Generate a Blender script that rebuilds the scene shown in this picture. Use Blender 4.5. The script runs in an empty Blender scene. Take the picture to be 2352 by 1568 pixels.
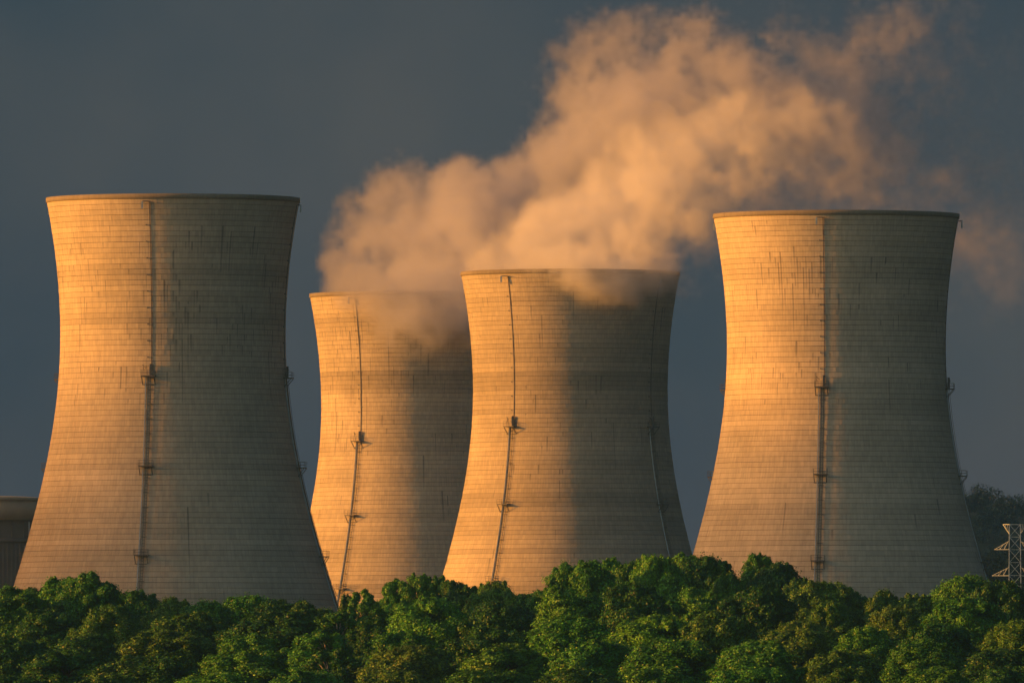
import bpy, math, random
import numpy as np
from mathutils import Vector

# ------------------------------------------------------------------ camera, sky, sun, exposure
scene = bpy.context.scene
C = scene.collection
F = 33186.0                       # focal length in pixels of a 2352 px wide picture
HX, HY = 1176.0, 1705.0           # picture column straight ahead and row of the horizon
EYE = 0.0                         # heights are measured from the eye; the river bank under it lies 9 m lower

cam_data = bpy.data.cameras.new('camera')
cam_data.sensor_width = 36.0
cam_data.lens = 36.0 * F / 2352.0
cam_data.clip_start = 1.0
cam_data.clip_end = 60000.0
cam = bpy.data.objects.new('camera', cam_data)
cam.location = (0, 0, EYE)
cam.rotation_euler = (math.radians(90) + math.atan((HY - 784.0) / F), 0, 0)
C.objects.link(cam)
scene.camera = cam

SUN_ELEV = math.radians(11.0)
SUN_SIDE = math.radians(1.5)      # the sun stands to the left, a touch on the camera's side
to_sun = Vector((-math.cos(SUN_ELEV) * math.cos(SUN_SIDE), -math.cos(SUN_ELEV) * math.sin(SUN_SIDE), math.sin(SUN_ELEV)))

world = bpy.data.worlds.new('World')
scene.world = world
world.use_nodes = True
wt = world.node_tree
wt.nodes.clear()
def wn(t, **k):
    n = wt.nodes.new(t)
    for a, b in k.items():
        setattr(n, a, b)
    return n
sky = wn('ShaderNodeTexSky', sky_type='NISHITA', sun_disc=False)
sky.sun_elevation = SUN_ELEV
sky.sun_rotation = math.atan2(to_sun.x, to_sun.y)
sky.air_density = 1.6
sky.dust_density = 2.6
tc = wn('ShaderNodeTexCoord')
n1 = wn('ShaderNodeTexNoise'); n1.inputs['Scale'].default_value = 34.0; n1.inputs['Detail'].default_value = 5.0; n1.inputs['Roughness'].default_value = 0.5
ramp = wn('ShaderNodeValToRGB')
ramp.color_ramp.elements[0].position = 0.3
ramp.color_ramp.elements[0].color = (0.10, 0.232, 0.375, 1)
ramp.color_ramp.elements[1].position = 0.7
ramp.color_ramp.elements[1].color = (0.32, 0.37, 0.435, 1)
dot = wn('ShaderNodeVectorMath', operation='DOT_PRODUCT')   # the storm deck stands ahead; it thins behind the camera and towards the sun
dot.inputs[1].default_value = (0.78, 0.6, 0.15)
cover = wn('ShaderNodeMapRange', interpolation_type='SMOOTHSTEP')
for k_, v_ in (('From Min', -0.9), ('From Max', 0.35), ('To Min', 0.10), ('To Max', 0.97)):
    cover.inputs[k_].default_value = v_
sx_ = wn('ShaderNodeSeparateXYZ')
lean = wn('ShaderNodeMath', operation='MULTIPLY_ADD', use_clamp=True)
lean.inputs[1].default_value = 2.0
mix = wn('ShaderNodeMix', data_type='RGBA')
bg = wn('ShaderNodeBackground'); bg.inputs['Strength'].default_value = 0.1
wo = wn('ShaderNodeOutputWorld')
wt.links.new(tc.outputs['Generated'], n1.inputs['Vector'])
wt.links.new(tc.outputs['Generated'], dot.inputs[0])
wt.links.new(dot.outputs['Value'], cover.inputs['Value'])
wt.links.new(cover.outputs['Result'], mix.inputs['Factor'])
wt.links.new(tc.outputs['Generated'], sx_.inputs[0])
cl = wn('ShaderNodeClamp')
cl.inputs['Min'].default_value = -0.04
cl.inputs['Max'].default_value = 0.04
wt.links.new(sx_.outputs[0], cl.inputs['Value'])
wt.links.new(cl.outputs[0], lean.inputs[0])
low = wn('ShaderNodeMath', operation='MULTIPLY_ADD')
low.inputs[1].default_value = -5.0
wt.links.new(sx_.outputs[2], low.inputs[0])
wt.links.new(n1.outputs['Fac'], low.inputs[2])
add_ = wn('ShaderNodeMath', operation='ADD')
add_.inputs[1].default_value = 0.19
wt.links.new(low.outputs[0], add_.inputs[0])
wt.links.new(add_.outputs[0], lean.inputs[2])
wt.links.new(lean.outputs[0], ramp.inputs['Fac'])
wt.links.new(sky.outputs['Color'], mix.inputs['A'])
wt.links.new(ramp.outputs['Color'], mix.inputs['B'])
wt.links.new(mix.outputs['Result'], bg.inputs['Color'])
wt.links.new(bg.outputs['Background'], wo.inputs['Surface'])

sun_data = bpy.data.lights.new('sun', 'SUN')
sun_data.energy = 4.8
sun_data.angle = math.radians(2.6)
sun_data.color = (1.0, 0.335, 0.02)
sun = bpy.data.objects.new('sun', sun_data)
sun.rotation_euler = to_sun.to_track_quat('Z', 'Y').to_euler()
sun.location = (-200, 0, 300)
C.objects.link(sun)

scene.view_settings.view_transform = 'Standard'
scene.view_settings.look = 'None'
scene.view_settings.exposure = 1.0
scene.view_settings.gamma = 1.0
scene.view_settings.use_curve_mapping = False
scene.render.engine = 'CYCLES'
scene.cycles.max_bounces = 20
scene.cycles.diffuse_bounces = 3
scene.cycles.glossy_bounces = 2
scene.cycles.transmission_bounces = 3
scene.cycles.volume_bounces = 20
scene.cycles.volume_step_rate = 1.0
scene.cycles.use_denoising = True
scene.cycles.denoiser = 'OPENIMAGEDENOISE'
scene.cycles.denoising_input_passes = 'RGB_ALBEDO_NORMAL'
scene.cycles.denoising_prefilter = 'ACCURATE'
scene.cycles.sample_clamp_indirect = 3.0
scene.cycles.use_adaptive_sampling = True
scene.cycles.adaptive_threshold = 0.02

# ------------------------------------------------------------------ helpers
rng = np.random.default_rng(7)
random.seed(7)

def at(px, py, d):
    """The point at depth d (metres along y) seen at picture position px, py (2352 px wide picture)."""
    return Vector(((px - HX) / F * d, d, EYE + (HY - py) / F * d))

def link(o, parent=None):
    C.objects.link(o)
    if parent is not None:
        o.parent = parent
    return o

def obj(name, me, mat=None, parent=None, loc=(0, 0, 0)):
    if mat is not None and not me.materials:
        me.materials.append(mat)
    o = bpy.data.objects.new(name, me)
    o.location = loc
    return link(o, parent)

def thing(name, label, cat, loc=(0, 0, 0), group=None):
    o = bpy.data.objects.new(name, None)
    o.location = loc
    o.empty_display_size = 1.0
    link(o)
    return tag(o, label, cat, group)

def tag(o, label, cat, group=None):
    o['label'] = label
    o['category'] = cat
    if group:
        o['group'] = group
    return o

def mesh(name, verts, faces, smooth=False):
    me = bpy.data.meshes.new(name)
    me.from_pydata([tuple(v) for v in verts], [], [tuple(int(i) for i in f) for f in faces])
    if smooth:
        me.polygons.foreach_set('use_smooth', [True] * len(me.polygons))
    me.update()
    return me

def mesh_np(name, verts, quads, uvs=None, smooth=False):
    me = bpy.data.meshes.new(name)
    nv, nf = len(verts), len(quads)
    me.vertices.add(nv)
    me.vertices.foreach_set('co', np.asarray(verts, np.float32).ravel())
    me.loops.add(nf * 4)
    me.polygons.add(nf)
    me.polygons.foreach_set('loop_start', np.arange(nf, dtype=np.int32) * 4)
    me.loops.foreach_set('vertex_index', np.asarray(quads, np.int32).ravel())
    if smooth:
        me.polygons.foreach_set('use_smooth', np.ones(nf, bool))
    if uvs is not None:
        uv = me.uv_layers.new(name='UVMap')
        uv.data.foreach_set('uv', np.asarray(uvs, np.float32).ravel())
    me.update(calc_edges=True)
    me.validate()
    return me

class MB:
    """Collects boxes and bars into one mesh."""
    def __init__(self):
        self.v, self.f = [], []
    def quadset(self, pts):
        b = len(self.v)
        self.v += [Vector(p) for p in pts]
        for q in ((0, 3, 2, 1), (4, 5, 6, 7), (0, 1, 5, 4), (1, 2, 6, 5), (2, 3, 7, 6), (3, 0, 4, 7)):
            self.f.append([b + i for i in q])
        return self
    def bar(self, a, b, w, h=None):
        a, b = Vector(a), Vector(b)
        h = h or w
        d = (b - a).normalized()
        up = Vector((0, 0, 1)) if abs(d.z) < 0.9 else Vector((0, 1, 0))
        s = d.cross(up).normalized() * (w / 2)
        t = s.cross(d).normalized() * (h / 2)
        return self.quadset([a - s - t, a + s - t, a + s + t, a - s + t, b - s - t, b + s - t, b + s + t, b - s + t])
    def build(self, name, mat, parent=None):
        return obj(name, mesh(name, self.v, self.f), mat, parent)

def material(name, rough=0.9, spec=0.2):
    m = bpy.data.materials.new(name)
    m.use_nodes = True
    nt = m.node_tree
    b = nt.nodes['Principled BSDF']
    b.inputs['Roughness'].default_value = rough
    b.inputs['Specular IOR Level'].default_value = spec
    return m, nt, b

class NT:
    """Small shader-node builder."""
    def __init__(self, nt):
        self.t = nt
    def put(self, sock, v):
        if hasattr(v, 'is_linked') or isinstance(v, bpy.types.NodeSocket):
            self.t.links.new(v, sock)
        else:
            sock.default_value = v
    def node(self, typ, ins=None, **k):
        n = self.t.nodes.new(typ)
        for a, b in k.items():
            setattr(n, a, b)
        for a, v in (ins or {}).items():
            self.put(n.inputs[a], v)
        return n
    def m(self, op, a, b=None, c=None, clamp=False):
        n = self.node('ShaderNodeMath', operation=op, use_clamp=clamp)
        self.put(n.inputs[0], a)
        if b is not None:
            self.put(n.inputs[1], b)
        if c is not None:
            self.put(n.inputs[2], c)
        return n.outputs[0]
    def vec(self, x, y, z=0.0):
        return self.node('ShaderNodeCombineXYZ', {'X': x, 'Y': y, 'Z': z}).outputs[0]
    def noise(self, vec, scale=1.0, detail=2.0, rough=0.5):
        return self.node('ShaderNodeTexNoise', {'Vector': vec, 'Scale': scale, 'Detail': detail, 'Roughness': rough}).outputs['Fac']
    def white(self, vec):
        return self.node('ShaderNodeTexWhiteNoise', {'Vector': vec}, noise_dimensions='3D').outputs['Value']
    def rng(self, v, a, b, c, d):
        return self.node('ShaderNodeMapRange', {'Value': v, 'From Min': a, 'From Max': b, 'To Min': c, 'To Max': d}).outputs[0]
    def mixc(self, f, a, b):
        n = self.node('ShaderNodeMix', data_type='RGBA')
        self.put(n.inputs['Factor'], f); self.put(n.inputs['A'], a); self.put(n.inputs['B'], b)
        return n.outputs['Result']

# ------------------------------------------------------------------ materials
def concrete_material():
    m, nt, b = material('weathered_concrete', 0.92, 0.15)
    s = NT(nt)
    uv = s.node('ShaderNodeUVMap').outputs['UV']
    sp = s.node('ShaderNodeSeparateXYZ', {'Vector': uv})
    u, v = sp.outputs[0], sp.outputs[1]
    oi = s.node('ShaderNodeObjectInfo')
    col = oi.outputs['Color']
    sepc = s.node('ShaderNodeSeparateColor', {'Color': col})
    tone, streaky, seed = sepc.outputs[0], sepc.outputs[1], sepc.outputs[2]
    sd = s.m('MULTIPLY', seed, 97.0)
    pu, pv = s.m('FLOOR', u), s.m('FLOOR', v)
    panel = s.white(s.vec(pu, pv, sd))
    # joints between form panels
    fu = s.m('FRACT', u); fv = s.m('FRACT', v)
    ju = s.m('LESS_THAN', s.m('ABSOLUTE', s.m('SUBTRACT', fu, 0.5)), 0.40)      # 1 inside the panel
    jv = s.m('GREATER_THAN', fv, 0.10)
    seam = s.white(s.vec(pv, 7.7, sd))
    deep = s.m('GREATER_THAN', s.white(s.vec(s.m('FLOOR', s.m('DIVIDE', pv, 1.0)), 2.2, sd)), 0.72)
    fade_in = s.noise(s.vec(s.m('MULTIPLY', u, 0.08), s.m('MULTIPLY', v, 0.6), sd), 1.0, 3.0)
    hz = s.m('SUBTRACT', s.rng(seam, 0, 1, 0.97, 0.86), s.m('MULTIPLY', deep, 0.14))
    hz = s.m('MINIMUM', 1.0, s.m('ADD', hz, s.rng(fade_in, 0.4, 0.7, 0.0, 0.12)))
    joint_in = s.m('MULTIPLY', s.rng(ju, 0, 1, s.rng(fade_in, 0.35, 0.6, 0.90, 0.98), 1.0), s.m('MAXIMUM', hz, jv))
    patch = s.noise(s.vec(s.m('MULTIPLY', u, 0.045), s.m('MULTIPLY', v, 0.09), sd), 1.0, 4.0, 0.6)
    # rain streaks hanging from lift joints
    c = s.m('FLOOR', s.m('ADD', u, 0.5))
    du = s.m('ABSOLUTE', s.m('SUBTRACT', s.m('FRACT', s.m('ADD', u, 0.5)), 0.5))
    rc = s.white(s.vec(c, 3.3, sd))
    def streak(block, cover, wide, off):
        w = s.m('DIVIDE', s.m('ADD', s.m('FLOOR', v), s.m('ADD', s.m('FLOOR', s.m('MULTIPLY', rc, block)), off)), block)
        w = s.m('ADD', w, s.m('DIVIDE', fv, block))
        blk = s.m('FLOOR', w)
        t = s.m('SUBTRACT', 1.0, s.m('FRACT', w))
        r2 = s.white(s.vec(c, blk, s.m('ADD', sd, off)))
        ln = s.m('MULTIPLY_ADD', s.white(s.vec(blk, c, s.m('ADD', sd, 11.0 + off))), 0.85, 0.15)
        clus = s.noise(s.vec(s.m('MULTIPLY', u, 0.03), s.m('MULTIPLY', v, 0.05), s.m('ADD', sd, off * 3.1)), 1.0, 2.0)
        prob = s.m('MULTIPLY', s.rng(clus, 0.45, 0.68, 0.0, cover), streaky)
        on = s.m('LESS_THAN', r2, prob)
        fade = s.m('SUBTRACT', 1.0, s.m('DIVIDE', t, ln), clamp=True)
        fade = s.m('POWER', fade, 0.5)
        across = s.rng(du, 0.0, s.m('MULTIPLY_ADD', s.white(s.vec(blk, c, s.m('ADD', sd, 23.0 + off))), 0.4, 0.15), 1.0, 0.0)
        return s.m('MULTIPLY', s.m('MULTIPLY', on, fade), across)
    st = s.m('MAXIMUM', s.m('MULTIPLY', streak(4.0, 0.5, 0.5, 0.0), 0.75), streak(13.0, 0.32, 0.5, 5.0))
    # colour
    base = s.mixc(s.rng(patch, 0.3, 0.7, 0.0, 1.0), (0.35, 0.315, 0.25, 1), (0.465, 0.412, 0.33, 1))
    val = s.m('MULTIPLY', s.rng(panel, 0, 1, 0.94, 1.06), s.m('MULTIPLY', tone, joint_in))
    val = s.m('MULTIPLY', val, s.rng(st, 0, 1, 1.0, 0.32))
    fine = s.noise(s.vec(s.m('MULTIPLY', u, 1.3), s.m('MULTIPLY', v, 0.35), sd), 1.0, 3.0, 0.7)
    val = s.m('MULTIPLY', val, s.rng(fine, 0.25, 0.75, 0.85, 1.12))
    hsv = s.node('ShaderNodeVectorMath', operation='SCALE')
    s.put(hsv.inputs[0], base); s.put(hsv.inputs['Scale'], val)
    nt.links.new(hsv.outputs[0], b.inputs['Base Color'])
    return m

def plain(name, col, rough=0.8, var=0.25, scale=1.0, metal=0.0):
    m, nt, b = material(name, rough, 0.3)
    s = NT(nt)
    p = s.node('ShaderNodeNewGeometry').outputs['Position']
    n = s.noise(p, scale, 4.0, 0.6)
    lo = tuple(c * (1 - var) for c in col) + (1,)
    hi = tuple(c * (1 + var) for c in col) + (1,)
    nt.links.new(s.mixc(s.rng(n, 0.3, 0.7, 0, 1), lo, hi), b.inputs['Base Color'])
    b.inputs['Metallic'].default_value = metal
    return m

def leaf_material(name):
    m, nt, b = material(name, 0.52, 0.35)
    s = NT(nt)
    a = s.node('ShaderNodeAttribute', attribute_name='tone').outputs['Fac']
    oc = s.node('ShaderNodeObjectInfo').outputs['Color']
    k = s.rng(a, 0, 1, 0.35, 1.75)
    sc = s.node('ShaderNodeVectorMath', operation='SCALE')
    s.put(sc.inputs[0], oc); s.put(sc.inputs['Scale'], k)
    nt.links.new(sc.outputs[0], b.inputs['Base Color'])
    tr = s.node('ShaderNodeBsdfTranslucent', {'Color': sc.outputs[0]})
    mx = s.node('ShaderNodeMixShader', {'Fac': 0.24})
    nt.links.new(b.outputs[0], mx.inputs[1]); nt.links.new(tr.outputs[0], mx.inputs[2])
    nt.links.new(mx.outputs[0], nt.nodes['Material Output'].inputs['Surface'])
    return m

M_CONC = concrete_material()
M_STEEL = plain('dull_dark_steel', (0.10, 0.095, 0.085), 0.6, 0.2, 0.8)
M_GALV = plain('galvanised_steel', (0.36, 0.45, 0.52), 0.55, 0.15, 0.6)
M_INNER = plain('damp_inner_concrete', (0.26, 0.25, 0.23), 0.9, 0.2, 0.05)
M_GROUND = plain('rough_grass', (0.035, 0.05, 0.02), 0.95, 0.4, 0.02)
M_BARK = plain('grey_bark', (0.13, 0.11, 0.085), 0.9, 0.4, 1.2)
M_PALEBARK = plain('pale_bark', (0.34, 0.30, 0.24), 0.85, 0.3, 1.2)
M_LEAF = leaf_material('leaf')
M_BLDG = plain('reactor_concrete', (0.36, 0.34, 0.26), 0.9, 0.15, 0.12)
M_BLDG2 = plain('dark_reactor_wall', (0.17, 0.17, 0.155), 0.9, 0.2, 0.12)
M_HILL = plain('wooded_hill_floor', (0.035, 0.05, 0.025), 1.0, 0.3, 0.01)

# ------------------------------------------------------------------ ground and hills
def bank_z(y):
    """The bank the trees stand on falls gently to the river."""
    t = min(1.0, max(0.0, (y - 1700.0) / 420.0))
    return -9.0 + 9.0 * t * t * (3 - 2 * t)
def ground_sheet():
    xs = np.array([-22000, -8000, -3000, -1000, 1000, 3000, 8000, 22000.0])
    ys = np.array([-9000, -2000, 0, 1000, 1650, 1750, 1820, 1890, 1960, 2030, 2120, 2500, 5000, 9000, 22000.0])
    v = [(x, y, bank_z(y)) for y in ys for x in xs]
    n = len(xs)
    f = [(j * n + i, j * n + i + 1, (j + 1) * n + i + 1, (j + 1) * n + i) for j in range(len(ys) - 1) for i in range(n - 1)]
    o = obj('ground', mesh('ground', v, f, True), M_GROUND)
    o['kind'] = 'structure'
ground_sheet()

def heightfield(name, x0, x1, nx, y0, y1, ny, fn, mat):
    X, Y = np.meshgrid(np.linspace(x0, x1, nx), np.linspace(y0, y1, ny))
    Z = fn(X, Y)
    v = np.stack([X, Y, Z], -1).reshape(-1, 3)
    idx = np.arange(nx * ny).reshape(ny, nx)
    q = np.stack([idx[:-1, :-1], idx[:-1, 1:], idx[1:, 1:], idx[1:, :-1]], -1).reshape(-1, 4)
    o = obj(name, mesh_np(name, v, q, smooth=True), mat)
    o['kind'] = 'structure'
    return o

def hill_h(X, Y):
    far = 93.0 * np.exp(-((Y - 5600) / 420.0) ** 2) * np.clip(1.0 / (1 + np.exp(-(X - 98) / 20.0)), 0, 1) * (1 - 0.09 * np.clip((X - 168) / 55.0, 0, 3))
    return far - 0.5
heightfield('hill', -100, 900, 90, 4700, 7000, 60, hill_h, M_HILL)

def shade_ridge_h(X, Y):
    return 300.0 * np.exp(-((X + 760) / 210.0) ** 2) / (1 + np.exp(-(Y - 3900) / 25.0)) / (1 + np.exp((Y - 6700) / 60.0)) * (1 + 0.05 * np.sin(Y / 90.0)) - 0.5
heightfield('hill', -1500, -230, 50, 3600, 7100, 90, shade_ridge_h, M_HILL)  # unseen ridge added to keep the far hill and woods in shade

# ------------------------------------------------------------------ cooling towers
A0, Z0, BLO, BHI, TOP = 23.4, 84.5, 52.1, 54.9, 113.0
def radius(z):
    b = BLO if z < Z0 else BHI
    return A0 * math.sqrt(1 + ((z - Z0) / b) ** 2)

NP = 240                           # form panels round the shell
LIFT = 1.12
BASE_Z = 20.6
N_LIFT = int(round((TOP - 1.0 - BASE_Z) / LIFT))
LIFT = (TOP - 1.0 - BASE_Z) / N_LIFT

def lift_ring(z0, z1, k, seed, jit, uoff):
    r = np.random.default_rng(seed * 1000 + k)
    ring_off = r.normal(0, 0.005)
    a = (np.arange(NP + 1)) / NP * 2 * math.pi
    base = np.arange(NP)
    rows_r = [(z0, radius(z0) - 0.10), (z0 + 0.09, radius(z0 + 0.09)), (z1, radius(z1))]
    verts, quads, uvs = [], [], []
    tilt = r.normal(0, jit, NP)
    out = r.normal(0, 0.006, NP) + ring_off
    def ca(i, off):
        return a[i + off] + math.pi / 2      # seam behind the tower
    for seg in (0, 1):
        za, ra = rows_r[seg]; zb, rb = rows_r[seg + 1]
        o_a = out if seg == 1 else np.zeros(NP)
        # left and right edge of every panel, pushed in or out by its own small tilt
        for (z, rr, ed, t) in ((za, ra, 0, -1), (za, ra, 1, 1), (zb, rb, 1, 1), (zb, rb, 0, -1)):
            if seg == 0 and z == za:
                R = np.full(NP, rr)
            else:
                R = rr + out + t * tilt
            ang = ca(base, ed)
            verts.append(np.stack([R * np.cos(ang), R * np.sin(ang), np.full(NP, z)], -1))
        o = seg * 4 * NP
        quads.append(np.stack([o + base, o + NP + base, o + 2 * NP + base, o + 3 * NP + base], -1))
        va, vb = (k + 0.001, k + 0.08) if seg == 0 else (k + 0.08, k + 0.999)
        uvs.append(np.stack([np.stack([base + 0.001 + uoff, np.full(NP, va)], -1), np.stack([base + 0.999 + uoff, np.full(NP, va)], -1),
                             np.stack([base + 0.999 + uoff, np.full(NP, vb)], -1), np.stack([base + 0.001 + uoff, np.full(NP, vb)], -1)], 1))
    return mesh_np('concrete_lift', np.concatenate(verts), np.concatenate(quads), np.concatenate(uvs))

def revolve(name, prof, n=160, smooth=True, flip=False, u_per=NP):
    a = np.arange(n + 1) / n * 2 * math.pi + math.pi / 2
    P = np.array(prof)
    v = np.stack([P[:, 1][:, None] * np.cos(a), P[:, 1][:, None] * np.sin(a), np.repeat(P[:, 0][:, None], n + 1, 1)], -1).reshape(-1, 3)
    idx = np.arange(len(prof) * (n + 1)).reshape(len(prof), n + 1)
    q = np.stack([idx[:-1, :-1], idx[:-1, 1:], idx[1:, 1:], idx[1:, :-1]], -1).reshape(-1, 4)
    if flip:
        q = q[:, ::-1]
    U = np.repeat((np.arange(n + 1) / n * u_per)[None], len(prof), 0)
    V = np.repeat(((P[:, 0] - BASE_Z) / LIFT)[:, None], n + 1, 1)
    uv = np.stack([U, V], -1).reshape(-1, 2)[q.ravel()]
    return mesh_np(name, v, q, uv, smooth)

PLAT_Z = (75.4, 56.8, 38.4)
def ladder_parts(tower, phi, stuff_seed):
    """One run of ladder, platforms and top cable; phi is the angle to the right of the side that faces the camera."""
    er = Vector((math.sin(phi), -math.cos(phi), 0))
    et = Vector((math.cos(phi), math.sin(phi), 0))
    def P(z, out=0.0, side=0.0):
        return er * (radius(z) + out) + et * side + Vector((0, 0, z))
    # the caged ladder below the top platform
    root = None
    rails = MB()
    zs = np.linspace(22.0, PLAT_Z[0], 34)
    for side in (-0.55, 0.0):
        for a, b in zip(zs[:-1], zs[1:]):
            rails.bar(P(a, 0.28, side), P(b, 0.28, side), 0.085)
    root = rails.build('access_ladder', M_STEEL, tower)
    br = bpy.data.meshes
    for z in np.arange(24.0, PLAT_Z[0] - 1, 3.05):
        h = MB()
        h.bar(P(z, -0.05, -0.75), P(z, 0.28, -0.6), 0.10); h.bar(P(z, 0.28, -0.85), P(z, 0.28, 0.35), 0.10); h.bar(P(z, -0.05, 0.1), P(z, 0.28, 0.1), 0.1)
        h.build('bracket', M_STEEL, root)
    cage = MB()
    for z in np.arange(23.0, PLAT_Z[0] - 0.5, 0.62):
        cage.bar(P(z, 0.3, -0.55), P(z, 0.3, 0.0), 0.05)
    for side, out in ((-0.45, 0.62), (-0.1, 0.62)):
        for a, b in zip(zs[:-1], zs[1:]):
            cage.bar(P(a, out, side), P(b, out, side), 0.045)
    o = cage.build('rungs_and_cage', M_STEEL, root)
    o['kind'] = 'stuff'
    # conduit strip beside the ladder
    con = MB()
    for a, b in zip(zs[:-1], zs[1:]):
        con.bar(P(a, 0.14, -1.15), P(b, 0.14, -1.15), 0.20, 0.2)
    con.build('conduit', M_GALV, tower)
    # the cable and its stand-offs from the top platform to the rim
    cb = MB()
    zt = np.linspace(PLAT_Z[0], TOP - 1.6, 22)
    for a, b in zip(zt[:-1], zt[1:]):
        cb.bar(P(a, 0.1, 0.0), P(b, 0.1, 0.0), 0.13)
    cable = cb.build('cable_pipe', M_STEEL, tower)
    for z in np.arange(PLAT_Z[0] + 4.0, TOP - 3.0, 3.4):
        MB().bar(P(z, -0.05, -0.75), P(z, 0.16, -0.75), 0.24).build('bracket', M_STEEL, cable)
    arm = MB()
    zt = TOP - 1.6
    arm.bar(P(zt, 0.3, 0.1), P(zt, 1.1, -1.2), 0.2); arm.bar(P(zt, 0.3, 0.1), P(zt, 0.5, 0.9), 0.16)
    ao = arm.build('lamp_arm', M_STEEL, tower)
    MB().bar(P(zt, 1.1, -1.25), P(zt, 1.1, -1.25) - Vector((0, 0, 1.5)), 0.34).build('lamp_housing', M_GALV, ao)
    for k, z in enumerate(PLAT_Z):
        d = MB()
        w0, w1 = -1.9, 1.0
        deep = 1.6
        lo, hi = z, z + 0.22
        pts = []
        for zz in (lo, hi):
            pts += [P(z, -0.2, w0) * 1 + Vector((0, 0, zz - z)), P(z, -0.2, w1) + Vector((0, 0, zz - z)), P(z, deep, w1) + Vector((0, 0, zz - z)), P(z, deep, w0) + Vector((0, 0, zz - z))]
        d.quadset(pts)
        deck = d.build('platform', M_STEEL, tower)
        r = MB()
        for s_, o_ in ((w0, 0.25), (w0, deep), (-0.5, deep), (w1, deep), (w1, 0.25)):
            r.bar(P(z, o_, s_) + Vector((0, 0, 0.2)), P(z, o_, s_) + Vector((0, 0, 1.35)), 0.07)
        for hh in (0.75, 1.32):
            r.bar(P(z, 0.1, w0) + Vector((0, 0, hh)), P(z, deep, w0) + Vector((0, 0, hh)), 0.06)
            r.bar(P(z, deep, w0) + Vector((0, 0, hh)), P(z, deep, w1) + Vector((0, 0, hh)), 0.06)
            r.bar(P(z, 0.1, w1) + Vector((0, 0, hh)), P(z, deep, w1) + Vector((0, 0, hh)), 0.06)
        r.build('railing', M_STEEL, deck)
        g = MB()
        for s_ in (w0 + 0.15, w1 - 0.15):
            g.bar(P(z - 1.7, -0.1, s_), P(z, deep - 0.1, s_) - Vector((0, 0, 0.05)), 0.14)
        g.bar(P(z - 1.7, 0.1, w0), P(z - 1.7, 0.1, w1 - 0.3), 0.12)
        g.build('strut', M_STEEL, deck)
        if k == 0:
            w = MB()
            w.bar(P(z, 0.5, -1.5) + Vector((0, 0, 1.2)), P(z, 0.5, -1.5) + Vector((0, 0, 2.4)), 0.12)
            w.bar(P(z, 0.5, -1.7) + Vector((0, 0, 2.4)), P(z, 0.9, -0.9) + Vector((0, 0, 1.7)), 0.14)
            w.bar(P(z, 0.4, 0.0) + Vector((0, 0, 0.2)), P(z, 0.4, 0.0) + Vector((0, 0, 2.6)), 0.5)
            w.build('winch', M_STEEL, deck)

def tower(label, px, rim_py, seed, ladders, bands, streaky, grey=1.0):
    d = (TOP - EYE) * F / (HY - rim_py)
    x = (px - HX) / F * d
    t = thing('cooling_tower', label, 'cooling tower', (x, d, 0), 'hyperbolic cooling towers')
    r = np.random.default_rng(seed)
    # slow drift of tone from lift to lift, with the darker pours this tower shows
    tone = np.convolve(r.normal(0, 0.05, N_LIFT + 8), np.ones(4) / 2.2, 'same')[4:-4] + r.normal(0, 0.03, N_LIFT)
    for k in range(N_LIFT):
        z0, z1 = BASE_Z + k * LIFT, BASE_Z + (k + 1) * LIFT
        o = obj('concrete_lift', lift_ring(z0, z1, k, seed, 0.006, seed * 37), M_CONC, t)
        zc = (z0 + z1) / 2
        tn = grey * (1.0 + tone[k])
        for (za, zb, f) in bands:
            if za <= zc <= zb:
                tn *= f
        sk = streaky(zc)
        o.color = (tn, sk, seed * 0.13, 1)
    low = obj('lower_shell', revolve('lower_shell', [(z, radius(z)) for z in np.linspace(6.0, BASE_Z - 0.05, 8)]), M_CONC, t)
    low.color = (0.95, 0.2, seed * 0.13, 1)
    inner = obj('inner_shell', revolve('inner_shell', [(z, radius(z) - 0.45) for z in np.linspace(6.0, TOP, 30)], flip=True), M_INNER, t)
    rim = obj('rim', revolve('rim', [(TOP - 1.02, radius(TOP) - 0.02), (TOP - 1.0, radius(TOP) + 0.02), (TOP, radius(TOP) + 0.05), (TOP + 0.02, radius(TOP) - 0.5), (TOP - 1.0, radius(TOP) - 0.55)], smooth=False), M_CONC, t)
    rim.color = (0.5, 0.15, seed * 0.13, 1)
    col = MB()                     # raking columns under the shell
    for i in range(44):
        a0 = i / 44 * 2 * math.pi
        for s_ in (-1, 1):
            a1 = a0 + s_ * math.pi / 44
            col.bar((radius(-1) * math.cos(a0), radius(-1) * math.sin(a0), -0.1), (radius(6) * math.cos(a1), radius(6) * math.sin(a1), 6.2), 0.8)
    co = col.build('raking_columns', M_CONC, t)
    co['kind'] = 'stuff'
    co.color = (0.9, 0.0, seed * 0.13, 1)
    for deg in ladders:
        ladder_parts(t, math.radians(deg), seed)
    return t, Vector((x, d, 0))

def st_A(z):
    return 1.0 if 76 < z < 103 else (0.35 if 70 < z < 106 else 0.04)
def st_B(z):
    return 0.8 if 78 < z < 103 else (0.3 if z > 72 else 0.04)
def st_C(z):
    return 0.35 if z > 64 else 0.10
def st_D(z):
    return 1.0 if 72 < z < 104 else (0.5 if z > 60 else 0.16)

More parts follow.
